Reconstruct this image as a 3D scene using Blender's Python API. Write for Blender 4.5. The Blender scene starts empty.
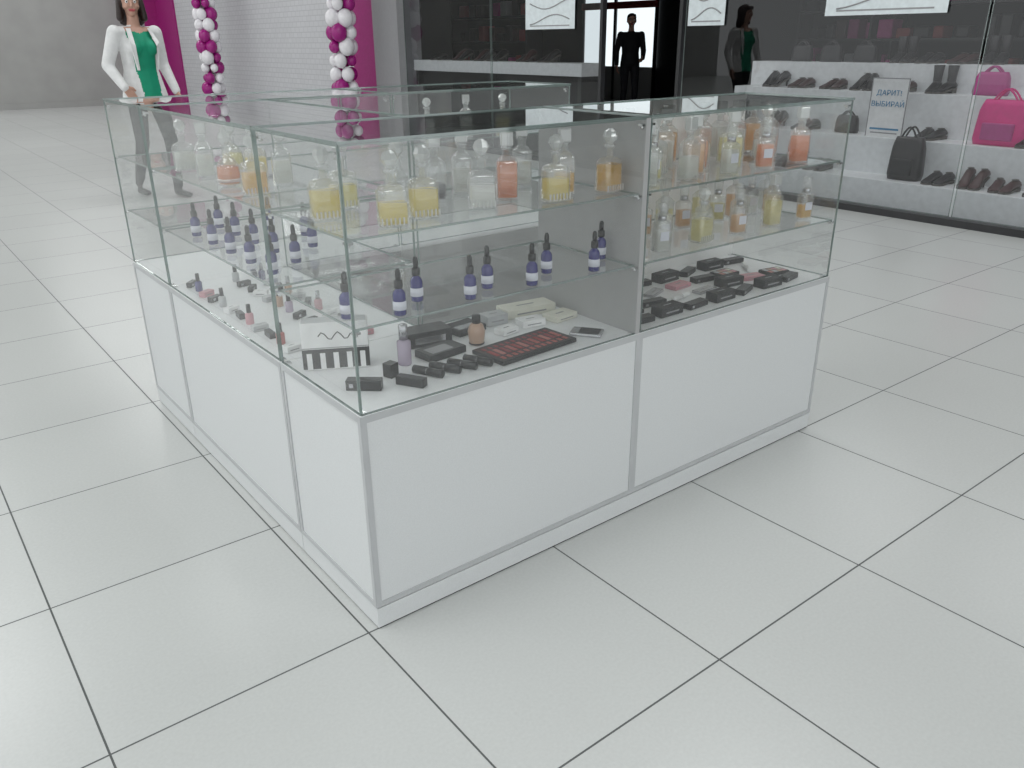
import bpy, bmesh, math, random
from mathutils import Vector, Matrix, Euler
random.seed(7)
scene = bpy.context.scene
try:
    scene.view_settings.view_transform = 'Standard'
except Exception: pass
try:
    scene.cycles.transparent_max_bounces = 32
except Exception: pass
col = scene.collection

# ---------------------------------------------------------------- materials
def nt(name):
    m = bpy.data.materials.new(name); m.use_nodes = True
    t = m.node_tree; t.nodes.clear()
    o = t.nodes.new('ShaderNodeOutputMaterial')
    return m, t, o

def mat(name, c, rough=0.5, metal=0.0, var=0.06, scale=20.0, spec=0.5, bump=0.0, coat=0.0):
    m, t, o = nt(name)
    p = t.nodes.new('ShaderNodeBsdfPrincipled')
    tc = t.nodes.new('ShaderNodeTexCoord')
    n = t.nodes.new('ShaderNodeTexNoise'); n.inputs['Scale'].default_value = scale
    t.links.new(tc.outputs['Object'], n.inputs['Vector'])
    r = t.nodes.new('ShaderNodeValToRGB')
    r.color_ramp.elements[0].position = 0.3; r.color_ramp.elements[1].position = 0.7
    r.color_ramp.elements[0].color = (*[max(0, x*(1-var)) for x in c], 1)
    r.color_ramp.elements[1].color = (*[min(1, x*(1+var)) for x in c], 1)
    t.links.new(n.outputs['Fac'], r.inputs['Fac'])
    t.links.new(r.outputs['Color'], p.inputs['Base Color'])
    p.inputs['Roughness'].default_value = rough
    p.inputs['Metallic'].default_value = metal
    p.inputs['Specular IOR Level'].default_value = spec
    p.inputs['Coat Weight'].default_value = coat
    if bump:
        b = t.nodes.new('ShaderNodeBump'); b.inputs['Strength'].default_value = bump
        b.inputs['Distance'].default_value = 0.01
        t.links.new(n.outputs['Fac'], b.inputs['Height'])
        t.links.new(b.outputs['Normal'], p.inputs['Normal'])
    t.links.new(p.outputs[0], o.inputs[0])
    return m

def glassmat(name, tint, base=0.05, body=None, bodyfac=0.0, rough=0.0, gl=(1,1,1)):
    """thin architectural glass: Schlick mix of transparent and glossy (+ optional milky body)"""
    m, t, o = nt(name)
    g = t.nodes.new('ShaderNodeNewGeometry')
    d = t.nodes.new('ShaderNodeVectorMath'); d.operation = 'DOT_PRODUCT'
    t.links.new(g.outputs['Normal'], d.inputs[0]); t.links.new(g.outputs['Incoming'], d.inputs[1])
    def M(op, a, b=None):
        n = t.nodes.new('ShaderNodeMath'); n.operation = op
        for i, x in enumerate((a, b)):
            if x is None: continue
            if isinstance(x, (int, float)): n.inputs[i].default_value = x
            else: t.links.new(x, n.inputs[i])
        return n.outputs[0]
    c = M('ABSOLUTE', d.outputs['Value'])
    f = M('POWER', M('SUBTRACT', 1.0, c), 5.0)
    f = M('MULTIPLY', f, 1-base); f = M('ADD', f, base)
    tr = t.nodes.new('ShaderNodeBsdfTransparent'); tr.inputs[0].default_value = (*tint, 1)
    gs = t.nodes.new('ShaderNodeBsdfGlossy'); gs.inputs['Roughness'].default_value = rough
    gs.inputs[0].default_value = (*gl, 1)
    last = tr.outputs[0]
    if body:
        df = t.nodes.new('ShaderNodeBsdfDiffuse'); df.inputs[0].default_value = (*body, 1)
        tl = t.nodes.new('ShaderNodeBsdfTranslucent'); tl.inputs[0].default_value = (*body, 1)
        a = t.nodes.new('ShaderNodeMixShader'); a.inputs[0].default_value = 0.5
        t.links.new(df.outputs[0], a.inputs[1]); t.links.new(tl.outputs[0], a.inputs[2])
        b = t.nodes.new('ShaderNodeMixShader'); b.inputs[0].default_value = bodyfac
        t.links.new(last, b.inputs[1]); t.links.new(a.outputs[0], b.inputs[2])
        last = b.outputs[0]
    x = t.nodes.new('ShaderNodeMixShader')
    t.links.new(f, x.inputs[0]); t.links.new(last, x.inputs[1]); t.links.new(gs.outputs[0], x.inputs[2])
    t.links.new(x.outputs[0], o.inputs[0])
    return m

def emis(name, c, s):
    m, t, o = nt(name)
    e = t.nodes.new('ShaderNodeEmission'); e.inputs[0].default_value = (*c, 1); e.inputs[1].default_value = s
    t.links.new(e.outputs[0], o.inputs[0]); return m

def floormat(name, TS, ox, oy, c1, line, rough):
    m, t, o = nt(name)
    p = t.nodes.new('ShaderNodeBsdfPrincipled')
    tc = t.nodes.new('ShaderNodeTexCoord')
    sp = t.nodes.new('ShaderNodeSeparateXYZ'); t.links.new(tc.outputs['Object'], sp.inputs[0])
    def M(op, a, b=None, c=None):
        n = t.nodes.new('ShaderNodeMath'); n.operation = op
        for i, x in enumerate((a, b, c)):
            if x is None: continue
            if isinstance(x, (int, float)): n.inputs[i].default_value = x
            else: t.links.new(x, n.inputs[i])
        return n.outputs[0]
    ds = []; ids = []
    for ax, off in ((0, ox), (1, oy)):
        v = M('DIVIDE', M('SUBTRACT', sp.outputs[ax], off), TS)
        fr = M('SUBTRACT', v, M('FLOOR', v)); ids.append(M('FLOOR', v))
        ds.append(M('MULTIPLY', M('MINIMUM', fr, M('SUBTRACT', 1.0, fr)), TS))
    dmin = M('MINIMUM', ds[0], ds[1])
    gap = M('LESS_THAN', dmin, 0.0023)
    cx = t.nodes.new('ShaderNodeCombineXYZ'); t.links.new(ids[0], cx.inputs[0]); t.links.new(ids[1], cx.inputs[1])
    wn = t.nodes.new('ShaderNodeTexWhiteNoise'); t.links.new(cx.outputs[0], wn.inputs[0])
    no = t.nodes.new('ShaderNodeTexNoise'); no.inputs['Scale'].default_value = 120; no.inputs['Detail'].default_value = 4
    t.links.new(tc.outputs['Object'], no.inputs['Vector'])
    n2 = t.nodes.new('ShaderNodeTexNoise'); n2.inputs['Scale'].default_value = 0.9; n2.inputs['Detail'].default_value = 1
    t.links.new(tc.outputs['Object'], n2.inputs['Vector'])
    val = M('ADD', 0.95, M('MULTIPLY', wn.outputs['Value'], 0.03))
    val = M('ADD', val, M('MULTIPLY', M('SUBTRACT', no.outputs['Fac'], 0.5), 0.14))
    val = M('ADD', val, M('MULTIPLY', M('SUBTRACT', n2.outputs['Fac'], 0.5), 0.05))
    sc = t.nodes.new('ShaderNodeVectorMath'); sc.operation = 'SCALE'; sc.inputs[0].default_value = c1
    t.links.new(val, sc.inputs['Scale'])
    mx = t.nodes.new('ShaderNodeMix'); mx.data_type = 'RGBA'
    t.links.new(gap, mx.inputs[0]); t.links.new(sc.outputs[0], mx.inputs[6]); mx.inputs[7].default_value = (*line, 1)
    t.links.new(mx.outputs[2], p.inputs['Base Color'])
    rr = M('ADD', rough, M('MULTIPLY', gap, 0.4))
    t.links.new(rr, p.inputs['Roughness'])
    p.inputs['Specular IOR Level'].default_value = 0.5
    b = t.nodes.new('ShaderNodeBump'); b.inputs['Strength'].default_value = 0.3; b.inputs['Distance'].default_value = 0.002
    t.links.new(M('SUBTRACT', 1.0, gap), b.inputs['Height']); t.links.new(b.outputs[0], p.inputs['Normal'])
    t.links.new(p.outputs[0], o.inputs[0])
    return m

def brickmat(name, c1, c2, scale=3.0):
    m, t, o = nt(name)
    p = t.nodes.new('ShaderNodeBsdfPrincipled'); p.inputs['Roughness'].default_value = 0.6
    tc = t.nodes.new('ShaderNodeTexCoord')
    br = t.nodes.new('ShaderNodeTexBrick'); br.inputs['Scale'].default_value = scale
    br.inputs['Color1'].default_value = (*c1, 1); br.inputs['Color2'].default_value = (*[x*.95 for x in c1], 1)
    br.inputs['Mortar'].default_value = (*c2, 1)
    sp = t.nodes.new('ShaderNodeSeparateXYZ'); cb = t.nodes.new('ShaderNodeCombineXYZ')
    t.links.new(tc.outputs['Object'], sp.inputs[0])
    t.links.new(sp.outputs[1], cb.inputs[0]); t.links.new(sp.outputs[2], cb.inputs[1])
    t.links.new(cb.outputs[0], br.inputs['Vector'])
    t.links.new(br.outputs['Color'], p.inputs['Base Color']); t.links.new(p.outputs[0], o.inputs[0])
    return m

TS = 0.601
M_floor = floormat('floor_tile', TS, 0.574, -0.597, (0.550, 0.562, 0.552), (0.09, 0.095, 0.095), 0.27)
M_sfloor = floormat('shop_floor_tile', TS, 0.1, 0.2, (0.12, 0.12, 0.12), (0.03, 0.03, 0.03), 0.3)
M_ceil = mat('ceiling_paint', (0.75, 0.76, 0.75), 0.8)
M_wallg = mat('wall_grey', (0.36, 0.36, 0.35), 0.7, scale=2)
M_wallw = brickmat('white_tile_wall', (0.56, 0.56, 0.58), (0.45, 0.45, 0.47))
M_mag = mat('magenta_panel', (0.33, 0.015, 0.17), 0.4)
M_dark = mat('dark_wall', (0.010, 0.010, 0.012), 0.6)
M_darkf = mat('dark_frame', (0.025, 0.025, 0.027), 0.35)
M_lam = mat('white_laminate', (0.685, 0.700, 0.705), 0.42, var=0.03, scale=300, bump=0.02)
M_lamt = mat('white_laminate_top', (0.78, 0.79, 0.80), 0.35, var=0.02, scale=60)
M_lamb = mat('white_back_panel', (0.95, 0.95, 0.95), 0.35, var=0.01, scale=60)
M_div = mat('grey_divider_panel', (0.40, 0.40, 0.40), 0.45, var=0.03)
M_inner = mat('shaded_cabinet_back', (0.36, 0.36, 0.36), 0.55, var=0.03)
M_trim = mat('grey_edge_strip', (0.49, 0.50, 0.51), 0.32, var=0.03)
M_trimd = mat('dull_grey', (0.30, 0.30, 0.31), 0.5, var=0.03)
M_gap = mat('shadow_joint', (0.10, 0.10, 0.10), 0.8)
M_metal = mat('chrome', (0.75, 0.75, 0.75), 0.2, 1.0)
M_glass = glassmat('clear_glass', (0.95, 0.96, 0.957), 0.085, body=(0.78, 0.79, 0.79), bodyfac=0.05)  # milky body paints in the haze that reflections lay over clear panes
M_top = glassmat('top_glass', (0.78, 0.80, 0.79), 0.10)
M_topd = glassmat('dark_top_glass', (0.50, 0.51, 0.51), 0.12)  # darker tint than the other counter tops
M_edge = glassmat('glass_edge', (0.58, 0.65, 0.63), 0.15, body=(0.48, 0.56, 0.54), bodyfac=0.40)
M_shopg = glassmat('shop_glass', (0.70, 0.71, 0.72), 0.06)
M_bot = glassmat('bottle_crystal', (0.92, 0.93, 0.93), 0.13, body=(0.96, 0.96, 0.95), bodyfac=0.18)
M_botf = glassmat('bottle_cut_glass', (0.80, 0.82, 0.82), 0.18, body=(0.97, 0.97, 0.96), bodyfac=0.45, rough=0.1)
def liq(n, c): return glassmat('perfume_' + n, c, 0.03, body=c, bodyfac=0.55)
LQ = {'yellow': liq('yellow', (0.95, 0.82, 0.12)), 'gold': liq('gold', (0.94, 0.66, 0.08)),
      'orange': liq('orange', (0.96, 0.42, 0.10)), 'pale': liq('pale', (0.96, 0.90, 0.50)),
      'clear': liq('clear', (0.93, 0.93, 0.90)), 'grey': liq('grey', (0.22, 0.22, 0.25)),
      'peach': liq('peach', (0.97, 0.68, 0.34)), 'amber': liq('amber', (0.93, 0.30, 0.06))}
M_blue = mat('blue_bottle_glass', (0.018, 0.016, 0.16), 0.12, coat=0.5)
M_label = mat('white_label', (0.66, 0.67, 0.74), 0.5)
M_black = mat('black_plastic', (0.012, 0.012, 0.014), 0.3)
M_blackm = mat('black_matte', (0.02, 0.02, 0.022), 0.6)
M_white = mat('white_plastic', (0.84, 0.84, 0.84), 0.35)
M_cream = mat('cream_box', (0.74, 0.73, 0.64), 0.5)
M_nude = mat('nude_foundation', (0.50, 0.33, 0.24), 0.3)
M_pinkl = mat('clear_lilac', (0.45, 0.38, 0.48), 0.2)
M_pinkb = mat('dusty_pink', (0.60, 0.30, 0.34), 0.4)
M_pans = [mat('lipstick_pan_%d' % i, c, 0.4) for i, c in enumerate([(0.32, 0.03, 0.03), (0.42, 0.10, 0.09), (0.26, 0.04, 0.05), (0.46, 0.16, 0.14)])]
M_silver = mat('silver', (0.55, 0.55, 0.57), 0.25, 0.9)
M_hot = mat('hot_pink_fabric', (0.70, 0.03, 0.24), 0.5)
M_hot2 = mat('pink_fabric', (0.45, 0.06, 0.25), 0.5)
M_leath = mat('black_leather', (0.02, 0.018, 0.02), 0.35)
M_brown = mat('brown_leather', (0.06, 0.025, 0.025), 0.4)
M_sole = mat('shoe_sole', (0.12, 0.11, 0.10), 0.7)
M_poster = mat('poster_paper', (0.72, 0.78, 0.80), 0.5)
M_pblue = mat('poster_blue', (0.06, 0.25, 0.45), 0.5)
M_podium = mat('white_podium', (0.78, 0.80, 0.81), 0.4)
M_balw = mat('white_balloon', (0.85, 0.83, 0.86), 0.2)
M_balm = mat('magenta_balloon', (0.34, 0.01, 0.20), 0.18)
M_skin = mat('skin', (0.50, 0.29, 0.22), 0.5)
M_jacket = mat('white_jacket', (0.74, 0.74, 0.74), 0.7)
M_green = mat('green_top', (0.0, 0.27, 0.15), 0.7)
M_trs = mat('black_trousers', (0.02, 0.02, 0.025), 0.8)
M_hair = mat('dark_hair', (0.025, 0.014, 0.012), 0.45, scale=80, var=0.3)
M_eye = mat('eye_dark', (0.02, 0.015, 0.015), 0.2)
M_lip = mat('lips', (0.45, 0.08, 0.09), 0.4)
M_mansh = mat('dark_shirt', (0.015, 0.015, 0.018), 0.8)
M_day = emis('daylight_exit', (0.88, 0.97, 1.0), 1.1)
M_red = mat('red_awning', (0.30, 0.05, 0.05), 0.6)

# ---------------------------------------------------------------- mesh builder
class MB:
    def __init__(s): s.v = []; s.f = []; s.fm = []; s.sm = []; s.m = []
    def mi(s, m):
        if m not in s.m: s.m.append(m)
        return s.m.index(m)
    def add(s, vs, fs, m, T=None, smooth=False):
        b = len(s.v)
        for p in vs:
            p = Vector(p)
            s.v.append(T @ p if T else p)
        i = s.mi(m)
        for f in fs:
            s.f.append([b + k for k in f]); s.fm.append(i); s.sm.append(smooth)
    def box(s, x0, x1, y0, y1, z0, z1, m, T=None, bev=0.0):
        if bev > 0:
            bm = bmesh.new(); bmesh.ops.create_cube(bm, size=1)
            for v in bm.verts:
                v.co = Vector(((x0+x1)/2 + v.co.x*(x1-x0), (y0+y1)/2 + v.co.y*(y1-y0), (z0+z1)/2 + v.co.z*(z1-z0)))
            bmesh.ops.bevel(bm, geom=bm.edges[:], offset=bev, segments=2, affect='EDGES', profile=0.5)
            s.frombm(bm, m, T); bm.free(); return
        vs = [(x, y, z) for x in (x0, x1) for y in (y0, y1) for z in (z0, z1)]
        fs = [(0, 1, 3, 2), (4, 6, 7, 5), (0, 4, 5, 1), (2, 3, 7, 6), (0, 2, 6, 4), (1, 5, 7, 3)]
        s.add(vs, fs, m, T)
    def frombm(s, bm, m, T=None, smooth=False):
        bm.verts.index_update()
        s.add([v.co.copy() for v in bm.verts], [[v.index for v in f.verts] for f in bm.faces], m, T, smooth)
    def lathe(s, prof, m, n=20, T=None, smooth=True, sx=1, sy=1, rot=0):
        vs = []; fs = []
        for r, z in prof:
            for k in range(n):
                a = 2*math.pi*k/n + rot
                vs.append((r*math.cos(a)*sx, r*math.sin(a)*sy, z))
        for j in range(len(prof)-1):
            for k in range(n):
                k2 = (k+1) % n
                fs.append((j*n+k, j*n+k2, (j+1)*n+k2, (j+1)*n+k))
        fs.append(tuple(range(n-1, -1, -1))); fs.append(tuple((len(prof)-1)*n+k for k in range(n)))
        s.add(vs, fs, m, T, smooth)
    def loft(s, rings, m, T=None, smooth=True, caps=True):
        n = len(rings[0]); vs = [p for r in rings for p in r]; fs = []
        for j in range(len(rings)-1):
            for k in range(n):
                k2 = (k+1) % n
                fs.append((j*n+k, j*n+k2, (j+1)*n+k2, (j+1)*n+k))
        if caps:
            fs.append(tuple(range(n-1, -1, -1))); fs.append(tuple((len(rings)-1)*n+k for k in range(n)))
        s.add(vs, fs, m, T, smooth)
    def sph(s, c, r, m, n=16, T=None, sc=(1, 1, 1)):
        prof = [(max(1e-4, r*math.sin(math.pi*i/10)), -r*math.cos(math.pi*i/10)) for i in range(11)]
        L = Matrix.Translation(c) @ Matrix.Diagonal((*sc, 1))
        s.lathe(prof, m, n, (T @ L) if T else L)
    def tube(s, pts, r, m, T=None, n=8):
        pts = [Vector(p) for p in pts]; rings = []
        for i, p in enumerate(pts):
            d = (pts[min(i+1, len(pts)-1)] - pts[max(i-1, 0)]).normalized()
            a = d.orthogonal().normalized()
            if abs(d.z) < 0.99:
                a = d.cross(Vector((0, 0, 1))).normalized()
            b = d.cross(a)
            rings.append([p + (a*math.cos(2*math.pi*k/n) + b*math.sin(2*math.pi*k/n))*r for k in range(n)])
        s.loft(rings, m, T)
    def pane(s, o, u, v, m=None, th=0.005, e=0.003, edge=None, sides='tblr'):
        o, u, v = Vector(o), Vector(u), Vector(v); n = u.cross(v).normalized()
        s.add([o, o+u, o+u+v, o+v], [(0, 1, 2, 3)], m or M_glass)
        uu, vv = u.normalized(), v.normalized()
        def bar(p, d, w):
            q = [p - n*th/2, p + n*th/2, p + n*th/2 + w*e, p - n*th/2 + w*e]
            s.add(q + [x + d for x in q], [(0, 1, 2, 3), (7, 6, 5, 4), (0, 4, 5, 1), (1, 5, 6, 2), (2, 6, 7, 3), (3, 7, 4, 0)], edge or M_edge)
        if 'b' in sides: bar(o, u, vv)
        if 't' in sides: bar(o+v, u, -vv)
        if 'l' in sides: bar(o + vv*e, v - 2*vv*e, uu)
        if 'r' in sides: bar(o+u + vv*e, v - 2*vv*e, -uu)
    def mesh(s, name):
        me = bpy.data.meshes.new(name)
        me.from_pydata([tuple(v) for v in s.v], [], s.f)
        for m in s.m: me.materials.append(m)
        for p, i, q in zip(me.polygons, s.fm, s.sm): p.material_index = i; p.use_smooth = q
        me.update(); return me
    def obj(s, name, loc=(0, 0, 0), rot=0.0, parent=None):
        return put(s.mesh(name), name, loc, rot, parent)

def put(me, name, loc, rot=0.0, parent=None, scale=1.0):
    o = bpy.data.objects.new(name, me); col.objects.link(o)
    o.location = loc
    o.rotation_euler = rot if isinstance(rot, tuple) else (0, 0, rot)
    o.scale = (scale,)*3
    if parent: o.parent = parent
    return o
def bx(name, x0, x1, y0, y1, z0, z1, m):
    b = MB(); cx, cy, cz = (x0+x1)/2, (y0+y1)/2, (z0+z1)/2
    b.box(x0-cx, x1-cx, y0-cy, y1-cy, z0-cz, z1-cz, m); return b.obj(name, (cx, cy, cz))

# ---------------------------------------------------------------- room shell
def slab(name, x0, x1, y0, y1, z, th, m):
    b = MB(); b.box(x0, x1, y0, y1, z-th, z, m); return b.obj(name)
slab('floor', -15, 5.8, -9, 20.5, 0, 0.1, M_floor)
slab('shop_floor', 5.8, 14.2, -7, 17, 0, 0.1, M_sfloor)
CH = 4.5
slab('ceiling', -15, 5.8, -9, 20.5, CH+0.1, 0.1, M_ceil)
b = MB(); b.box(-15, 5.8, 20.5, 20.65, 0, CH, M_wallg); b.obj('wall_back')
b = MB(); b.box(5.8, 5.95, 10.0, 20.5, 0, CH, M_wallw); b.obj('wall_right')
b = MB()
b.box(5.76, 5.8, 10.05, 10.8, 0, CH, M_mag); b.box(5.76, 5.8, 19.2, 20.5, 0, CH, M_mag); b.box(5.45, 5.76, 20.46, 20.5, 0, CH, M_mag)
b.obj('trim_1')
bx('wall_pillar', 5.72, 6.1, 9.35, 10.05, 0, CH, M_trimd)
bx('wall_shop_header', 5.8, 5.95, -7, 10, 3.0, CH, mat('header_panel', (0.04, 0.04, 0.045), 0.5))
slab('shop_ceiling', 5.8, 14.2, -7, 17, 3.15, 0.1, M_dark)
bx('wall_shop_back', 14.2, 14.3, -7, 17, 0, 3.1, M_dark)
bx('wall_shop_side', 5.95, 14.2, 17, 17.1, 0, 3.1, M_dark)
bx('wall_shop_end', 5.95, 14.2, -7.1, -7, 0, 3.1, M_dark)
b = MB(); b.box(-15, 5.45, 20.46, 20.5, 0, 0.12, M_wallg); b.obj('baseboard_back')

# storefront glazing with door gap
b = MB()
segs = [(-7, -4.2), (-4.2, -1.4), (-1.4, 1.4), (1.4, 4.2), (5.35, 7.3), (7.3, 9.35)]
for y0, y1 in segs:
    b.pane((5.83, y0+0.01, 0.06), (0, y1-y0-0.02, 0), (0, 0, 2.92), M_shopg, 0.01, 0.004)
b.obj('window_1')
b = MB()
b.box(5.76, 5.86, -7, 4.25, 0, 0.055, M_darkf); b.box(5.76, 5.86, 5.3, 9.35, 0, 0.055, M_darkf)
for y in (4.23, 5.32): b.box(5.8, 5.86, y-0.02, y+0.02, 0, 3, M_darkf)
b.box(5.8, 5.86, -7, 9.35, 2.95, 3.0, M_darkf)
b.obj('trim_2')

# bright exit at far side of shop
b = MB()
b.box(-0.02, 0, -1.2, 1.2, 0.75, 2.6, M_day)
for y in (-1.2, 0.1, 1.2): b.box(-0.06, -0.02, y-0.04, y+0.04, 0.0, 2.7, M_darkf)
b.box(-0.06, -0.02, -1.24, 1.24, 0, 0.75, M_wallg); b.box(-0.07, -0.02, -1.24, 1.24, 2.0, 2.15, M_red)
b.box(-0.06, -0.02, -1.24, 1.24, 2.6, 2.7, M_darkf)
b.obj('door_1', (14.19, 13.45, 0))

# posters on the storefront glass
def poster(y0, y1, z0, z1):
    b = MB(); b.box(-0.004, 0, y0, y1, z0, z1, M_poster)
    w = y1-y0
    for j in range(2):
        b.tube([(-0.006, y0+w*(.10+.08*k), z0+0.10+0.16*j+0.05*math.sin(k*.45+j*2)) for k in range(11)], .006, M_trimd, n=6)
    b.box(-0.006, -0.004, y0+w*.1, y0+w*.9, z0+0.03, z0+0.042, M_trimd)
    b.obj('window_poster', (5.815, 0, 0))
poster(5.75, 6.6, 1.46, 2.2); poster(3.72, 4.15, 1.46, 2.2); poster(1.7, 2.7, 1.51, 2.1)

# ---------------------------------------------------------------- white stepped window podium
HS = [(0, .34, .25), (.34, .64, .55), (.64, .90, .90), (.90, 1.15, 1.13)]
for a0, a1, h in HS:
    b = MB(); b.box(a0+.0005, a1-.0005, -3.5, 4.12, 0.0, h, M_podium, None, 0.004); b.obj('display_podium', (5.93, 0, 0))
b = MB(); b.box(0, .32, 5.75, 9.3, .96, 1.10, M_podium, None, .004)
for y in (5.8, 7.5, 9.25): b.box(.02, .30, y-.03, y+.03, 0, .96, M_darkf)
b.box(.10, .28, 5.8, 9.25, 0.06, .96, M_dark); b.obj('window_ledge_counter', (5.93, 0, 0))
STEP = [(6.10, 0.25), (6.42, 0.55), (6.70, 0.90), (6.95, 1.13)]

def shoe_mesh(kind, m):
    b = MB(); L = 0.25; rings = []
    heel = {'flat': 0.015, 'heel': 0.07, 'boot': 0.03}[kind]
    N = 12
    st = [(-0.125, .030, .050 + heel), (-0.10, .036, .070 + heel), (-0.06, .036, .072 + heel), (-0.01, .034, .062 + heel*.8),
          (0.03, .038, .048 + heel*.45), (0.07, .043, .036 + heel*.1), (0.10, .038, .028), (0.122, .020, .018)]
    for x, w, h in st:
        base = 0.012 + heel*max(0, min(1, (0.05 - x)/0.15))
        rings.append([(x, w*math.cos(2*math.pi*k/N), base + (max(h-base, .012))*(0.5+0.5*math.sin(2*math.pi*k/N))) for k in range(N)])
    b.loft(rings, m)
    srings = []
    for x, w, h in st:
        base = heel*max(0, min(1, (0.05 - x)/0.15))
        w2 = w*0.98
        srings.append([(x, w2, base), (x, w2, base+.014), (x, -w2, base+.014), (x, -w2, base)])
    b.loft(srings, M_sole, smooth=False)
    if kind == 'heel': b.lathe([(0.008, 0), (0.010, 0.03), (0.022, 0.075)], m, 8, Matrix.Translation((-0.105, 0, 0)))
    else: b.box(-0.125, -0.07, -0.028, 0.028, 0, heel+0.004, M_sole)
    if kind == 'boot':
        b.lathe([(0.034, 0.07), (0.036, 0.14), (0.044, 0.22), (0.042, 0.222), (0.034, 0.15)], m, 14, Matrix.Translation((-0.075, 0, 0)))
    else:
        b.lathe([(0.022, 0), (0.024, 0.004), (0.018, 0.002)], M_sole, 12, Matrix.Translation((-0.065, 0, 0.071+heel)) @ Matrix.Diagonal((1.6, 1, 1, 1)))
    return b.mesh('shoe_' + kind)
SH = [shoe_mesh('flat', M_leath), shoe_mesh('heel', M_leath), shoe_mesh('boot', M_leath), shoe_mesh('flat', M_brown), shoe_mesh('heel', M_brown)]

def bag_mesh(m, w, h, d, straps=True, pocket=None):
    b = MB(); rings = []; N = 20
    for i in range(9):
        f = i/8; z = h*f
        sx = w/2*(1.0 - 0.10*f - 0.25*max(0, f-0.8)*5*0.5); sy = d/2*(1 - 0.45*f*f)
        if i == 0: sx *= .93; sy *= .85
        ring = []
        for k in range(N):
            a = 2*math.pi*k/N; c, s_ = math.cos(a), math.sin(a)
            ring.append((sy*math.copysign(abs(c)**.5, c), sx*math.copysign(abs(s_)**.5, s_), z))
        rings.append(ring)
    b.loft(rings, m)
    if pocket:
        b.box(-d/2-0.015, -d/2+0.02, -w*.3, w*.3, h*.12, h*.5, pocket, None, 0.01)
    if straps:
        for s_ in (-1, 1):
            b.tube([(s_*d*.2, -w*.25 + w*.5*k/10, h*.93 + h*.3*math.sin(math.pi*k/10)) for k in range(11)], 0.008, m)
    return b.mesh('bag')
hot = bag_mesh(M_hot, 0.40, 0.34, 0.16, True, M_hot2)
hot2 = bag_mesh(M_hot2, 0.28, 0.18, 0.12, True)
bk = bag_mesh(M_leath, 0.28, 0.34, 0.16, True, M_blackm)
bks = bag_mesh(M_leath, 0.22, 0.15, 0.10, True)
bagA = bpy.data.objects.new('handbag_assortment', None); col.objects.link(bagA); bagA.location = (6.95, 3.3, 1.13)
put(hot, 'pink_tote_bag', (6.42, 1.40, 0.551)); put(hot2, 'pink_handbag', (6.70, 1.66, 0.901))
put(hot2, 'pink_handbag', (6.70, 0.95, 0.901)); put(bk, 'black_backpack', (6.12, 1.96, 0.251))
put(bks, 'black_handbag', (6.42, 2.72, 0.551))
for y in (3.3, 3.62, 2.95): put(bks, 'handbag', (0, y-3.3, 0.001), 0, bagA)
used = [(0, 1.96), (0, 2.25), (1, 1.40), (1, 2.72), (1, 2.30), (2, 1.66), (2, .95), (3, 3.3), (3, 3.62), (3, 2.95)]
for si, (sx_, sz_) in enumerate(STEP):
    sp_ = bpy.data.objects.new('shoe_assortment', None); col.objects.link(sp_); sp_.location = (sx_, 0, sz_+.001)
    y = -3.3
    while y < 3.5:
        y += random.uniform(0.22, 0.38)
        if any(u[0] == si and abs(u[1]-y) < 0.30 for u in used): continue
        k = random.choice([0, 1, 2, 3, 4, 0, 1])
        for dy in (0, 0.095):
            put(SH[k], 'shoe', (0, y+dy, 0), math.radians(180+random.uniform(-12, 12)), sp_)
sp_ = bpy.data.objects.new('shoe_assortment', None); col.objects.link(sp_); sp_.location = (6.09, 7, 1.101)
y = -1.1
while y < 1.4:
    y += random.uniform(.25, .6)
    for dy in (0, .095): put(SH[random.choice([0, 1, 4])], 'shoe', (0, y+dy, 0), math.radians(180+random.uniform(-15, 15)), sp_)
# free-standing little sign in the window
b = MB(); b.box(-0.004, 0.004, -0.165, 0.165, 0, 0.48, M_white, None, .001); b.box(-0.006, -0.004, -0.13, 0.13, 0.06, 0.075, M_pblue)
b.box(-0.006, -0.001, -0.165, -0.157, 0, 0.48, M_trimd); b.box(-0.006, -0.001, 0.157, 0.165, 0, 0.48, M_trimd); b.box(-0.006, -0.001, -0.165, 0.165, 0.472, 0.48, M_trimd)
b.box(0.0, 0.10, -0.02, 0.02, 0, 0.01, M_metal); b.box(-0.006, -0.004, -0.12, 0.12, 0.03, 0.04, M_trimd)
sign = b.obj('promo_sign', (6.30, 2.30, 0.551))
for i, (tx, z) in enumerate((('ДАРИТ!', 0.34), ('ВЫБИРАЙ', 0.25))):
    cu = bpy.data.curves.new('sign_text', 'FONT'); cu.body = tx; cu.size = 0.060; cu.align_x = 'CENTER'; cu.extrude = 0.001
    o = bpy.data.objects.new('sign_text_%d' % (i+1), cu); col.objects.link(o); o.parent = sign
    cu.materials.append(M_pblue)
    o.location = (-0.007, 0, z); o.rotation_euler = (math.radians(90), 0, math.radians(-90))

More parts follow.
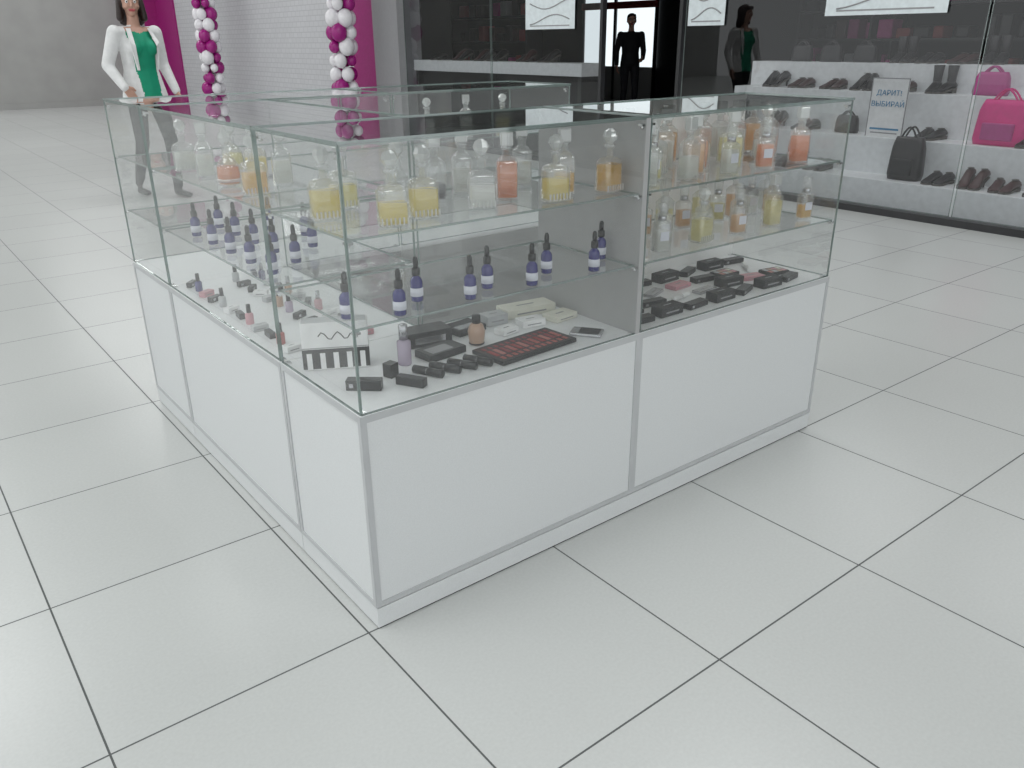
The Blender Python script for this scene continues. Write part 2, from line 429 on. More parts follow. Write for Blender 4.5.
# shop interior shelving
def rack(x, y, w, rot=0):
    b = MB()
    b.box(0, 0.35, -w/2, -w/2+0.03, 0, 2.0, M_darkf); b.box(0, 0.35, w/2-0.03, w/2, 0, 2.0, M_darkf)
    cols_ = [M_leath, M_brown, M_red, M_leath, M_hot2, M_trimd, M_blackm, M_leath]
    for z in (0.1, 0.5, 0.9, 1.3, 1.7):
        b.box(0, 0.35, -w/2, w/2, z, z+0.03, M_darkf)
        yy = -w/2+0.1
        while yy < w/2-0.2:
            ww = random.uniform(.1, .2); hh = random.uniform(.12, .28)
            b.box(0.04, 0.3, yy, yy+ww, z+0.03, z+0.03+hh, random.choice(cols_), None, 0.02); yy += ww+random.uniform(.03, .15)
    b.obj('shop_shelf_rack', (x, y, 0), rot)
rack(9.5, 0.5, 2.4); rack(9.8, 3.4, 2.4); rack(11.5, 6.0, 1.6); rack(8.5, 11.0, 2.2); rack(9.0, -2.4, 2.4)

# ---------------------------------------------------------------- balloon columns
def balloons(name, loc, h, seed):
    rnd = random.Random(seed); b = MB()
    b.tube([(0, 0, 0), (0, 0, h)], 0.012, M_metal); b.lathe([(0.2, 0), (0.2, 0.03), (0.02, 0.05)], M_metal, 20)
    z = 0.14; i = 0
    while z < h:
        ox = 0.10*math.sin(z*1.9 + seed)
        for k in range(4):
            a = math.pi/2*k + (i % 2)*math.pi/4
            m = M_balm if (k + i//1) % 4 in (0, 1) and rnd.random() < .8 else M_balw
            r = rnd.uniform(.07, .12)
            c = Vector((ox*0.3 + math.cos(a)*0.13, ox + math.sin(a)*0.13, z))
            b.sph(c, r, m, 14, sc=(1, 1, 1.12))
        z += 0.19; i += 1
    b.obj(name, loc)
balloons('balloon_column', (5.3, 10.25, 0), 3.6, 1)
balloons('balloon_column', (5.2, 15.6, 0), 3.6, 2)

# ---------------------------------------------------------------- glass counters
ZB, Z1, Z2, ZT = 0.583, 0.782, 0.976, 1.168
D = 0.43; XM, XR, YM, YB = 0.885, 1.83, 1.36, 1.80
def counter(name, x0, x1, y0, y1, sides, trims, inner=(), top=None, es='tblr'):
    """sides: 'x-','x+','y-','y+' -> 'g' glass,'h' glass only beyond the corner,'s' solid grey,'w' white"""
    b = MB(); cx, cy = (x0+x1)/2, (y0+y1)/2
    X0, X1, Y0, Y1 = x0-cx, x1-cx, y0-cy, y1-cy
    b.box(X0, X1, Y0, Y1, 0.004, 0.060, M_lam)
    b.box(X0+.006, X1-.006, Y0+.006, Y1-.006, 0.060, 0.064, M_gap)
    b.box(X0+.001, X1-.001, Y0+.001, Y1-.001, 0.064, ZB-0.018, M_lam)
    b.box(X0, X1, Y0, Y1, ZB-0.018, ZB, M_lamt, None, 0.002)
    for s_ in inner:   # seller's-side base faces, their shade painted in as grey
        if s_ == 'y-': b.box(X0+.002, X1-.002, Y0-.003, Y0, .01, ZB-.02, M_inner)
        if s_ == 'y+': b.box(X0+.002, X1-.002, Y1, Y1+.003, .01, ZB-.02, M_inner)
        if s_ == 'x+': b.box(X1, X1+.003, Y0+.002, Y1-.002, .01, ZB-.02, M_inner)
    t = 0.002; w = 0.013
    for s_ in trims:
        def strip(a0, a1, z0, z1):
            if s_ == 'y-': b.box(a0, a1, Y0-t, Y0+.002, z0, z1, M_trim)
            if s_ == 'y+': b.box(a0, a1, Y1-.002, Y1+t, z0, z1, M_trim)
            if s_ == 'x-': b.box(X0-t, X0+.002, a0, a1, z0, z1, M_trim)
            if s_ == 'x+': b.box(X1-.002, X1+t, a0, a1, z0, z1, M_trim)
        A0, A1 = (X0, X1) if s_[0] == 'y' else (Y0, Y1)
        strip(A0, A1, ZB-0.018, ZB-0.001); strip(A0, A1, 0.064, 0.078); strip(A0, A0+w, 0.078, ZB-0.018); strip(A1-w, A1, 0.078, ZB-0.018)
    H = ZT-ZB; g = 0.004
    for s_, k in sides.items():
        if not k: continue
        if s_ == 'y-': o, u = (X0+g, Y0+g, ZB), (X1-X0-2*g, 0, 0)
        if s_ == 'y+': o, u = (X0+g, Y1-g, ZB), (X1-X0-2*g, 0, 0)
        if s_ == 'x-': o, u = (X0+g, Y0+g, ZB), (0, Y1-Y0-2*g, 0)
        if s_ == 'x+': o, u = (X1-g, Y0+g, ZB), (0, Y1-Y0-2*g, 0)
        if k == 'h': o, u = (X0+D, o[1], ZB), (X1-X0-D-g, 0, 0)
        if k in 'gh': b.pane(o, u, (0, 0, H-0.004))
        else:
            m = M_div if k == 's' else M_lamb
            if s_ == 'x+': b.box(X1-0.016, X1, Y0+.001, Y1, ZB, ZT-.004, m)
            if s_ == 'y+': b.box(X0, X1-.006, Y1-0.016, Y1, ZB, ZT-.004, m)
    b.pane((X0, Y0, ZT), (X1-X0, 0, 0), (0, Y1-Y0, 0), top or M_top, 0.006, 0.003, sides=es)
    for z in (Z1, Z2):
        b.pane((X0+.012, Y0+.012, z-0.003), (X1-X0-.024-(0.01 if sides.get('x+') == 's' else 0), 0, 0), (0, Y1-Y0-.035, 0), M_glass, 0.005, 0.003)
    for z in (Z1, Z2, ZT-0.012, ZB+0.010):     # chrome corner clips
        for X in (X0+0.012, X1-0.02):
            for Y in (Y0+0.012, Y1-0.02):
                b.box(X-0.008, X+0.008, Y-0.008, Y+0.008, z-0.011, z-0.0055, M_metal)
                b.sph((X, Y, z-0.014), 0.005, M_metal, 8)
    return b.obj(name, (cx, cy, 0))
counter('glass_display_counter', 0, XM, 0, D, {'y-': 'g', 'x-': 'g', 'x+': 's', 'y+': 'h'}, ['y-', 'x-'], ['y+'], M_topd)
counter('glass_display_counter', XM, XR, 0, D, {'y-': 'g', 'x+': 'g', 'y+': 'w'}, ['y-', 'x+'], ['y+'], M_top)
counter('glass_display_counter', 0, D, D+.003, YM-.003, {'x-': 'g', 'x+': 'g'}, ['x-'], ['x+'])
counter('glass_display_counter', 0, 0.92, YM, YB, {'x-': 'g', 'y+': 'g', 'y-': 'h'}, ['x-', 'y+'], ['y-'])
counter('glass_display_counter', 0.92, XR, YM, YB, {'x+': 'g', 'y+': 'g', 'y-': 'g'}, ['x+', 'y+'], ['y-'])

# ---------------------------------------------------------------- perfume decanters
_pm = {}
def perfume(kind, liqn, fill):
    key = (kind, liqn, fill)
    if key in _pm: return _pm[key]
    b = MB(); lm = LQ[liqn]
    def sq(w, d, z, n=16, p=.35):
        r = []
        for k in range(n):
            a = 2*math.pi*(k+.5)/n; c, s_ = math.cos(a), math.sin(a)
            r.append((w/2*math.copysign(abs(c)**p, c), d/2*math.copysign(abs(s_)**p, s_), z))
        return r
    if kind == 'A':      # square cut-crystal decanter, ball stopper
        w, d, h = 0.064, 0.046, 0.088
        b.loft([sq(w*.96, d*.96, 0.0), sq(w, d, 0.004), sq(w, d, h*.8), sq(w*.85, d*.85, h*.93), sq(w*.36, d*.45, h)], M_bot)
        b.loft([sq(w*.92, d*.90, 0.006), sq(w*.92, d*.90, h*fill)], lm)
        for k in range(7):
            x = -w/2 + w*(k+.5)/7
            for y in (-d/2, d/2): b.box(x-.0018, x+.0018, y-.0016, y+.0016, .004, .020, M_botf)
        b.lathe([(.0105, h-.002), (.0095, h+.02), (.015, h+.022), (.015, h+.028), (.008, h+.031)], M_bot, 14)
        b.lathe([(.006, h+.03), (.014, h+.038), (.019, h+.049), (.014, h+.061), (.005, h+.067)], M_botf, 8, smooth=False)
    elif kind == 'B':    # tall rectangular bottle with block stopper
        w, d, h = 0.052, 0.040, 0.105
        b.loft([sq(w, d, 0), sq(w, d, h*.86), sq(w*.6, d*.6, h*.97), sq(w*.4, d*.45, h)], M_bot)
        b.loft([sq(w*.9, d*.88, 0.007), sq(w*.9, d*.88, h*fill)], lm)
        b.lathe([(.010, h-.002), (.010, h+.014), (.014, h+.016), (.014, h+.021)], M_bot, 14)
        b.box(-.015, .015, -.011, .011, h+.022, h+.054, M_botf, None, .003)
    elif kind == 'C':    # round decanter, pointed stopper
        h = 0.08
        b.lathe([(.026, 0), (.031, .005), (.033, .03), (.031, .055), (.020, .072), (.0105, h), (.010, h+.022), (.015, h+.025), (.014, h+.03)], M_bot, 20)
        b.lathe([(.028, .006), (.031, .03), (.029, h*fill)], lm, 20)
        b.lathe([(.034, .012), (.0345, .016), (.034, .02)], M_botf, 20)
        b.lathe([(.006, h+.03), (.016, h+.04), (.018, h+.05), (.010, h+.068), (.003, h+.08)], M_botf, 8, smooth=False)
    else:                # atomiser with clear cap and label
        h = 0.085; w, d = .048, .034
        b.loft([sq(w, d, 0), sq(w, d, h*.9), sq(w*.5, d*.6, h)], M_bot)
        b.loft([sq(w*.88, d*.84, 0.006), sq(w*.88, d*.84, h*fill)], lm)
        b.lathe([(.012, h), (.012, h+.012)], M_silver, 16); b.lathe([(.014, h+.012), (.014, h+.045), (.012, h+.047)], M_bot, 16)
        b.box(-.014, .014, -d/2-.0008, -d/2, .03, .055, M_label)
    _pm[key] = b.mesh('perfume_bottle'); return _pm[key]
def P(k, l, x, y, z, f=.6, rot=None, s=1.0):
    put(perfume(k, l, f), 'perfume_bottle', (x, y, z+0.0005), random.uniform(-.6, .1) if rot is None else rot, scale=s)
for a in [('A', 'yellow', .155, .070, .55), ('A', 'yellow', .257, .105, .70), ('B', 'grey', .385, .255, .4), ('A', 'clear', .425, .11, .6),
          ('C', 'clear', .30, .29, .5), ('B', 'orange', .540, .16, .85), ('A', 'yellow', .624, .070, .60), ('B', 'gold', .705, .13, .5), ('A', 'gold', .815, .075, .78),
          ('A', 'yellow', .075, .235, .7), ('B', 'clear', .70, .30, .6), ('B', 'clear', .50, .30, .6), ('A', 'pale', .17, .33, .6)]:
    P(a[0], a[1], a[2], a[3], Z2, a[4], s=1.04)
rr = random.Random(3)
xs = [.955, 1.04, 1.125, 1.22, 1.31, 1.395, 1.48, 1.57, 1.66, 1.75]
up = ['clear', 'pale', 'clear', 'peach', 'clear', 'pale', 'orange', 'clear', 'orange', 'amber']
lo = ['orange', 'clear', 'clear', 'pale', 'clear', 'peach', 'clear', 'pale', 'gold', 'gold']
for i, x in enumerate(xs):
    P('ABCD'[rr.randrange(4)], up[i], x, .07 + .06*(i % 2), Z2, rr.uniform(.5, .85), s=1.08)
    P('AB'[i % 2], ['clear', 'pale', 'clear', 'clear', 'orange'][i % 5], x+.01, .21 + .05*(i % 2), Z2, rr.uniform(.5, .85), s=1.13)
    if i % 2 == 0 or i > 5: P('B', ['clear', 'orange', 'clear', 'amber', 'peach'][i % 5], x+.03, .345, Z2, .8, s=1.13)
    P('BDAD'[rr.randrange(4)], lo[i], x, .08 + .07*((i+1) % 2), Z1, rr.uniform(.5, .8), s=1.04)
    P('DB'[i % 2], rr.choice(['clear', 'pale', 'peach']), x+.02, .25, Z1, rr.uniform(.5, .8), s=1.04)
for i in range(7):   # left return, upper shelf
    P('ABC'[i % 3], ['gold', 'clear', 'orange', 'yellow', 'clear', 'pale', 'clear'][i], .08 + .12*(i % 2), .66+.095*i, Z2, .65)
for i in range(3):   # rear counters, sparse stock
    P('AB'[i % 2], rr.choice(['clear', 'pale']), 1.2+.2*i, YM+.2, Z2, .6)

# ---------------------------------------------------------------- dropper bottles
b = MB()
b.lathe([(.0135, 0), (.0150, .002), (.0150, .048), (.012, .055), (.0075, .059), (.0075, .064)], M_blue, 20)
b.lathe([(.0153, .013), (.0153, .033)], M_label, 20)
b.lathe([(.0095, .062), (.0100, .064), (.0095, .079), (.0065, .080)], M_black, 20)
b.lathe([(.0062, .079), (.0066, .092), (.0058, .101), (.0032, .106)], M_black, 14)
drop = b.mesh('dropper_bottle')
for x, y in [(.036, .093), (.140, .040), (.227, .107), (.334, .040), (.420, .088), (.522, .038), (.625, .103), (.735, .038), (.840, .122)]:
    put(drop, 'dropper_bottle', (x, y, Z1+.0005))
for i in range(10): put(drop, 'dropper_bottle', (.06+.10*(i % 2), .56+.075*i, Z1+.0005))
for i in range(3): put(drop, 'dropper_bottle', (.28+.05*(i % 2), .78+.16*i, Z1+.0005))

# ---------------------------------------------------------------- goods on the counter deck
zb = ZB + 0.0005
# upright gift box: white upper half with script, black/white striped lower band
b = MB(); W, Dp, Hh = .165, .05, .125
b.box(-W/2, W/2, -Dp/2, Dp/2, 0, Hh, M_white, None, .002)
b.box(-W/2-.0006, W/2+.0006, -Dp/2-.0006, Dp/2+.0006, .004, .056, M_black)
for k in range(5):
    x = -W/2+.010+k*.033
    b.box(x, x+.013, -Dp/2-.0014, -Dp/2, .004, .046, M_white)
b.box(-W/2, W/2, -Dp/2-.0008, -Dp/2, .058, .060, M_trimd)
b.tube([(-.04+.008*k, -Dp/2-.0005, .090+.010*math.sin(k*1.3)) for k in range(11)], .0014, M_black)
b.box(-W/2+.003, W/2-.003, -Dp/2+.003, Dp/2-.003, Hh, Hh+.0006, M_trim)  # grey sheet on top paints in shading of the white box
b.obj('striped_gift_box', (.105, .315, zb), math.radians(-28))
def carton(x, y, rot, L=.075, w=.022, h=.022):
    b = MB(); b.box(-L/2, L/2, -w/2, w/2, 0, h, M_black, None, .0015)
    b.box(-L/2+.008, -L/2+.018, -w/2-.0004, -w/2, h*.3, h*.7, M_silver); b.obj('lipstick_carton', (x, y, zb), math.radians(rot))
def tubeitem(x, y, rot, L=.075, r=.0105, m=None):
    m = m or M_black
    b = MB(); T = Matrix.Translation((0, 0, r)) @ Matrix.Rotation(math.pi/2, 4, 'Y')
    b.lathe([(r*.95, -L/2), (r, -L/2+.001), (r, 0)], m, 16, T); b.lathe([(r*.9, 0), (r*.9, .003)], M_silver, 16, T)
    b.lathe([(r, .003), (r, L/2-.001), (r*.9, L/2)], m, 16, T); b.obj('lipstick_tube', (x, y, zb), math.radians(rot))
carton(.085, .135, -40, .085, .028, .026)
carton(.185, .085, 120, .075, .024, .022); tubeitem(.250, .112, 115, .085); tubeitem(.298, .108, 118, .085); tubeitem(.345, .100, 120, .08); tubeitem(.390, .095, 116, .08)
b = MB(); b.box(-.014, .014, -.014, .014, 0, .036, M_black, None, .001); b.obj('lipstick_carton', (.175, .165, zb), .3)
b = MB(); b.lathe([(.016, 0), (.018, .003), (.018, .062), (.009, .068)], M_pinkl, 18); b.lathe([(.012, .068), (.012, .105), (.010, .107)], M_silver, 18); b.obj('lilac_perfume_bottle', (.245, .215, zb))  # small clear lilac perfume bottle with silver cap
b = MB(); b.lathe([(.018, 0), (.020, .003), (.024, .038), (.018, .056), (.010, .062)], M_nude, 20); b.lathe([(.012, .061), (.012, .082), (.010, .084)], M_black, 18); b.lathe([(.0215, .002), (.0215, .006)], M_black, 18); b.obj('foundation_bottle', (.477, .221, zb))
b = MB(); b.box(-.06, .06, -.035, .035, 0, .020, M_black, None, .002); b.box(-.045, .025, -.025, .015, .020, .0205, M_trimd); b.obj('makeup_compact', (.355, .215, zb), .1)
b = MB(); b.box(-.065, .065, -.035, .035, 0, .042, M_black, None, .002); b.box(-.045, .045, -.0355, -.035, .010, .028, M_silver); b.obj('makeup_box', (.375, .320, zb), -.15)
b = MB(); b.box(-.05, .05, -.04, .04, 0, .018, M_blackm, None, .002); b.box(-.04, .04, -.03, .0, .018, .0186, M_silver); b.obj('makeup_compact', (.515, .335, zb), .1)
b = MB(); PW, PD = .27, .125
b.box(-PW/2, PW/2, -PD/2, PD/2, 0, .012, M_black, None, .002)
for i in range(12):
    x = -PW/2+.013+i*.0205
    b.box(x+.002, x+.015, -.022, .022, .012, .0135, M_pans[(i*3) % 4], None, .0006)
    b.box(x+.003, x+.014, -.048, -.030, .012, .0128, M_pans[1]); b.box(x+.003, x+.014, .030, .046, .012, .0128, M_pans[2])
b.obj('lipstick_palette', (.560, .112, zb), math.radians(4))
b = MB(); b.box(-.03, .03, -.045, .045, 0, .010, M_silver, None, .004); b.box(-.024, .024, -.038, .02, .010, .0108, M_blackm); b.obj('powder_compact', (.765, .09, zb), math.radians(35))
def wbox(x, y, w, d, h, rot, m=M_white, n='cosmetic_box', z=0):
    b = MB(); b.box(-w/2, w/2, -d/2, d/2, 0, h, m, None, .0015); b.box(-w*.3, w*.3, -d/2-.0004, -d/2, h*.35, h*.5, M_trimd)
    b.box(-w*.2, w*.15, -d*.06, d*.04, h, h+.0004, M_trimd)
    b.obj(n, (x, y, zb+z), math.radians(rot))
wbox(.755, .350, .17, .07, .028, -8, M_cream); wbox(.80, .245, .09, .06, .018, 5, M_cream); wbox(.695, .255, .075, .05, .02, -10); wbox(.620, .335, .07, .05, .03, -5, M_trim); wbox(.595, .240, .06, .04, .018, 8)
# right module deck
for i in range(7):
    for j in range(4):
        x = .955 + .122*i + (.03 if j % 2 else 0); y = .065 + .088*j + rr.uniform(-.006, .006)
        k = (i*3+j*2 + (i*j) % 3) % 6; r_ = rr.uniform(-22, 22)
        if k == 0: carton(x, y, r_, .09, .032, .018)
        elif k == 1: wbox(x, y, .085, .045, .014, r_, rr.choice([M_white, M_cream, M_pinkb]))
        elif k == 2:
            b = MB(); b.box(-.045, .045, -.03, .03, 0, .012, M_blackm, None, .002)
            for q in range(4):
                for p_ in range(2): b.box(-.038+.02*q, -.022+.02*q, -.024+.025*p_, -.003+.025*p_, .012, .0126, [M_pans[3], M_trim, M_nude, M_pinkb, M_cream][(q+p_) % 5])
            b.obj('eyeshadow_palette', (x, y, zb), math.radians(r_*.5))
        elif k == 3: wbox(x, y, .095, .045, .030, r_*.5, M_blackm, 'makeup_box')
        elif k == 4: tubeitem(x, y, r_+30, .09, .008, rr.choice([M_black, M_white, M_silver]))
        else: wbox(x, y, .09, .035, .010, r_, M_silver, 'mirror_compact')
# left return deck
for i in range(23):
    for j in range(3):
        y = .49 + .037*i; x = .06 + .11*j + (.03 if i % 2 else 0); k = (i*2 + j*3 + (i*j) % 4) % 6
        if (i + j) % 2: continue
        if k == 0: wbox(x, y, .045, .026, .018, rr.uniform(-40, 40), rr.choice([M_white, M_pinkb, M_trim]))
        elif k in (1, 4, 5):
            b = MB(); b.lathe([(.011, 0), (.012, .002), (.012, .03), (.007, .035)], rr.choice([M_pinkl, M_nude, M_pans[1], M_trim, M_blue, M_pinkb]), 14); b.lathe([(.007, .035), (.006, .06)], rr.choice([M_silver, M_black]), 12); b.obj('nail_polish_bottle', (x, y, zb))
        elif k == 2: carton(x, y, rr.uniform(0, 90), .045, .018, .018)
        else:
            b = MB(); b.lathe([(.014, 0), (.015, .002), (.015, .018), (.013, .020)], M_white, 18); b.obj('cream_jar', (x, y, zb))

# ---------------------------------------------------------------- people
def hullcaps(bm, p, q, r1, r2):
    """convex hull of two ellipsoids"""
    vs = []
    for c, r in ((p, r1), (q, r2)):
        if not isinstance(r, tuple): r = (r, r, r)
        for i in range(1, 8):
            for k in range(12):
                th, ph = math.pi*i/8, 2*math.pi*k/12
                vs.append(bm.verts.new((c[0]+r[0]*math.sin(th)*math.cos(ph), c[1]+r[1]*math.sin(th)*math.sin(ph), c[2]+r[2]*math.cos(th))))
        for sg in (1, -1): vs.append(bm.verts.new((c[0], c[1], c[2]+sg*r[2])))
    res = bmesh.ops.convex_hull(bm, input=vs, use_existing_faces=False)
    ges = [g for g in res['geom_interior'] if isinstance(g, bmesh.types.BMVert)]
    bmesh.ops.delete(bm, geom=list(set(ges)), context='VERTS')
def remeshed(parts, voxel, it=4):
    bm = bmesh.new()
    for a in parts:
        t = bmesh.new(); hullcaps(t, *a)
        me = bpy.data.meshes.new('t'); t.to_mesh(me); t.free(); bm.from_mesh(me); bpy.data.meshes.remove(me)
    me = bpy.data.meshes.new('tmp'); bm.to_mesh(me); bm.free()
    o = bpy.data.objects.new('tmp', me); col.objects.link(o)
    r = o.modifiers.new('r', 'REMESH'); r.mode = 'VOXEL'; r.voxel_size = voxel
    s_ = o.modifiers.new('s', 'SMOOTH'); s_.factor = 0.5; s_.iterations = it
    dg = bpy.context.evaluated_depsgraph_get(); dg.update()
    out = bpy.data.meshes.new_from_object(o.evaluated_get(dg))
    bpy.data.objects.remove(o); bpy.data.meshes.remove(me)
    return out
def addmesh(b, me, fn):
    base = len(b.v)
    for v in me.vertices: b.v.append(v.co.copy())
    for p in me.polygons:
        b.f.append([base+k for k in p.vertices]); b.fm.append(b.mi(fn(p.center, p.normal))); b.sm.append(True)
def handparts(w, d, n, side):
    w, d, n, side = Vector(w), Vector(d).normalized(), Vector(n).normalized(), Vector(side).normalized()
    pr = [(w, w+d*.03, .020, .022)]
    for k, L in zip((-1.5, -.5, .5, 1.5), (.060, .076, .082, .072)):
        root = w + d*.085 + side*(k*.019)
        pr.append((w+d*.02+side*(k*.010), root, .014, .012))
        mid = root + d*L*.5 + n*L*.12
        pr.append((root, mid, .0095, .0085)); pr.append((mid, mid + d*L*.4 + n*L*.3, .0085, .007))
    t0 = w + d*.025 + side*.022; t1 = t0 + d*.035 + side*.028; t2 = t1 + d*.03 + side*.006 + n*.01
    pr += [(t0, t1, .014, .011), (t1, t2, .011, .008)]
    return [(tuple(a), tuple(c), r1, r2) for a, c, r1, r2 in pr]

def person(name, loc, rot, cfg):
    J = cfg['J']; fem = cfg['fem']
    sw = .172 if fem else .180
    bp = [((0, 0, .93), (0, 0, 1.08), (.170, .125, .10), (.150 if fem else .15, .110, .06)),
          ((0, 0, 1.08), (0, -.01, 1.27), (.150 if fem else .15, .110, .06), (.165 if fem else .168, .115, .09)),
          ((0, -.01, 1.27), (0, .005, 1.385), (.165 if fem else .168, .115, .09), (sw-.01, .07, .045)),
          ((0, .01, 1.40), (0, -.005, 1.50), (.058, .052, .03), .047)]
    if fem:
        bp += [((-.075, -.08, 1.255), (-.07, -.07, 1.28), .064, .055), ((.075, -.08, 1.255), (.07, -.07, 1.28), .064, .055)]
        bp += [((0, 0, 1.06), (0, .0, .86), (.155, .115, .03), (.200, .150, .025))]
    else:
        bp += [((0, 0, 1.06), (0, .0, .90), (.155, .10, .03), (.17, .122, .02))]
    for s_ in ('L', 'R'):
        h, k, a, t = J['leg'+s_]
        bp += [(h, k, (.088, .092, .09), .058), (k, a, .060, .042), (a, (a[0], a[1]+.03, max(a[2]-.045, .035)), .038, .033),
               ((a[0], a[1]+.02, t[2]+.01), t, (.034, .034, .034), (.036, .04, .024))]
        s0, e, w = J['arm'+s_]
        bp += [(s0, e, .062, .050), (e, w, .050, .038)]
        bp += [((0, 0, 1.385), s0, (.07, .065, .045), (.05, .055, .05))]
    body = remeshed(bp, .010, 5)
    b = MB()
    def fn(c, n):
        if c.z > 1.435: return M_skin
        if c.z < .085: return M_black
        if fem:
            if c.z < .843: return M_trs
            wd = .080 + .035*max(0, (c.z-.9)/.5)
            if abs(c.x) < wd and c.y < -.03 and n.y < -.1: return M_green if c.z < 1.385 - .3*max(0, .05-abs(c.x)) else M_skin
            return M_jacket
        return M_trs if c.z < .89 else M_mansh
    addmesh(b, body, fn)
    hp = [((0, .0, 1.625), (0, .0, 1.60), (.076, .094, .085), (.070, .085, .09)),
          ((0, -.015, 1.60), (0, -.052, 1.525), (.062, .07, .06), (.030, .030, .026)),
          ((0, -.088, 1.61), (0, -.106, 1.578), (.009, .010, .01), (.013, .012, .009)),
          ((-.05, -.06, 1.633), (.05, -.06, 1.633), (.012, .022, .010), (.012, .022, .010)),
          ((-.03, -.066, 1.578), (-.045, -.04, 1.575), .022, .022), ((.03, -.066, 1.578), (.045, -.04, 1.575), .022, .022),
          ((-.076, .005, 1.61), (-.078, .01, 1.585), (.008, .018, .02), (.007, .012, .014)), ((.076, .005, 1.61), (.078, .01, 1.585), (.008, .018, .02), (.007, .012, .014)),
          ((-.018, -.078, 1.548), (.018, -.078, 1.548), (.010, .012, .008), (.010, .012, .008)),
          ((0, -.0, 1.55), (0, .0, 1.47), .048, .046)]
    head = remeshed(hp, .006, 3)
    hs = MB()
    addmesh(hs, head, lambda c, n: M_lip if (abs(c.x) < .026 and c.y < -.078 and 1.539 < c.z < 1.558) else M_skin)
    for s_ in (-1, 1):
        hs.sph((s_*.031, -.083, 1.612), .012, M_white, 12); hs.sph((s_*.031, -.092, 1.612), .0065, M_eye, 10)
        hs.tube([(s_*.018, -.094, 1.630), (s_*.032, -.094, 1.636), (s_*.048, -.084, 1.630)], .0032, M_hair)
    if fem:
        hr = [((0, .022, 1.64), (0, .03, 1.60), (.094, .100, .094), (.096, .088, .09)),
              ((-.05, -.045, 1.68), (.05, -.045, 1.68), (.035, .045, .03), (.035, .045, .03)),
              ((0, .055, 1.58), (0, .07, 1.46), (.098, .05, .06), (.105, .045, .04)),
              ((-.088, .01, 1.62), (-.096, .01, 1.49), (.020, .050, .04), (.028, .045, .03)),
              ((.088, .01, 1.62), (.096, .01, 1.49), (.020, .050, .04), (.028, .045, .03))]
    else:
        hr = [((0, .018, 1.655), (0, .035, 1.61), (.083, .090, .072), (.081, .075, .07)), ((-.04, -.045, 1.69), (.04, -.045, 1.69), (.03, .03, .02), (.03, .03, .02))]
    addmesh(hs, remeshed(hr, .008, 3), lambda c, n: M_hair)
    R = Matrix.Translation((0, 0, 1.5)) @ Matrix.Rotation(math.radians(cfg.get('turn', 0)), 4, 'Z') @ Matrix.Translation((0, 0, -1.5))
    base = len(b.v); b.v += [R @ v for v in hs.v]
    for f, fm in zip(hs.f, hs.fm):
        b.f.append([base+k for k in f]); b.fm.append(b.mi(hs.m[fm])); b.sm.append(True)
    for s_ in ('L', 'R'):
        w = J['arm'+s_][2]
        dd, nn, ss = J['hand'+s_]
        addmesh(b, remeshed(handparts(w, dd, nn, ss), .004, 2), lambda c, n: M_skin)
    if fem:   # lapels
        for s_ in (-1, 1):
            b.loft([[(s_*.080, -.130, 1.08), (s_*.095, -.130, 1.08), (s_*.098, -.115, 1.08)],
                    [(s_*.094, -.148, 1.27), (s_*.130, -.135, 1.30), (s_*.124, -.118, 1.28)],
                    [(s_*.074, -.075, 1.41), (s_*.110, -.060, 1.41), (s_*.100, -.045, 1.40)]], M_jacket, smooth=False)
    o = b.obj(name, loc, rot); o.scale = (cfg.get('s', 1),)*3
    return o
person('woman', (1.50, 6.80, 0), math.radians(14), dict(fem=True, s=1.045, turn=-24, J=dict(
    legL=((.085, 0, .90), (.095, -.13, .50), (.09, -.14, .105), (.10, -.27, .028)),
    legR=((-.085, 0, .90), (-.085, .03, .48), (-.08, .20, .15), (-.085, .10, .030)),
    armL=((.180, .0, 1.375), (.235, .04, 1.12), (.245, -.09, .90)),
    armR=((-.180, .0, 1.375), (-.275, .03, 1.12), (-.235, -.11, .95)),
    handL=((.0, -.25, -1), (-1, 0, 0), (0, -1, .2)),
    handR=((.40, -.25, -.7), (.2, .9, -.1), (.5, -.2, .8)))))
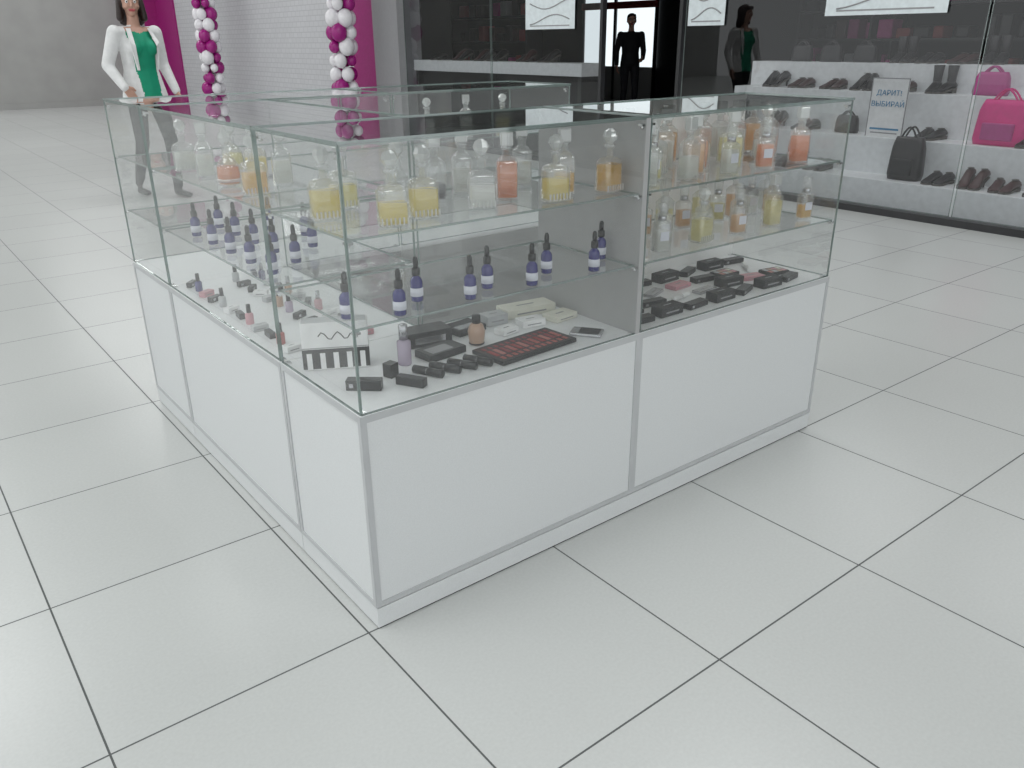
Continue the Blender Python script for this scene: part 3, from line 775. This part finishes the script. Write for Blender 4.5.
person('man', (10.8, 9.75, 0), math.radians(-38), dict(fem=False, s=1.03, J=dict(
    legL=((.085, 0, .90), (.095, -.10, .49), (.10, -.05, .09), (.11, -.20, .028)),
    legR=((-.085, 0, .90), (-.09, -.02, .49), (-.10, .10, .10), (-.11, -.04, .028)),
    armL=((.180, .0, 1.375), (.235, .04, 1.12), (.20, -.16, 1.00)),
    armR=((-.180, .0, 1.375), (-.235, .05, 1.12), (-.24, -.06, .90)),
    handL=((-.3, -.8, -.2), (-1, 0, -.2), (0, -.3, 1)),
    handR=((.05, -.3, -.9), (1, 0, 0), (0, -1, .2)))))

# ---------------------------------------------------------------- lights
def area(name, loc, sx, sy, power, rot=(0, 0, 0), c=(1, 1, 1)):
    l = bpy.data.lights.new(name, 'AREA'); l.shape = 'RECTANGLE'; l.size = sx; l.size_y = sy; l.energy = power; l.color = c
    o = bpy.data.objects.new(name, l); col.objects.link(o); o.location = loc; o.rotation_euler = rot
fx = MB(); fx.box(-1.05, 1.05, -1.05, 1.05, -.03, 0, M_white); fxm = fx.mesh('ceiling_fixture')
for X in (-10.5, -6, -1.5, 3):
    for Y in (-5.5, 0.5, 6.5, 12.5, 18):
        put(fxm, 'ceiling_fixture', (X, Y, CH)); area('ceiling_light', (X, Y, CH-0.04), 2.0, 2.0, 66, c=(0.985, 1.0, 1.0))
for Y in (-2, 0.2, 1.8, 3.4): area('shop_display_light', (6.2, Y, 2.9), .3, 1.2, 9, (0, math.radians(12), 0))
w = bpy.data.worlds.new('world'); scene.world = w; w.use_nodes = True
bg = w.node_tree.nodes['Background']; bg.inputs[0].default_value = (0.94, 0.98, 1.0, 1); bg.inputs[1].default_value = 1.05

# ---------------------------------------------------------------- camera
cam = bpy.data.cameras.new('camera'); co = bpy.data.objects.new('camera', cam); col.objects.link(co)
cam.sensor_width = 36; cam.lens = 817/1024*36; cam.clip_end = 200; cam.clip_start = 0.05
co.location = (-0.7421, -1.5007, 1.35)
co.rotation_euler = (Matrix.Rotation(math.radians(-37.9), 3, 'Z') @ Matrix.Rotation(math.radians(90-22.83), 3, 'X') @ Matrix.Rotation(math.radians(-0.5), 3, 'Z')).to_euler()
scene.camera = co
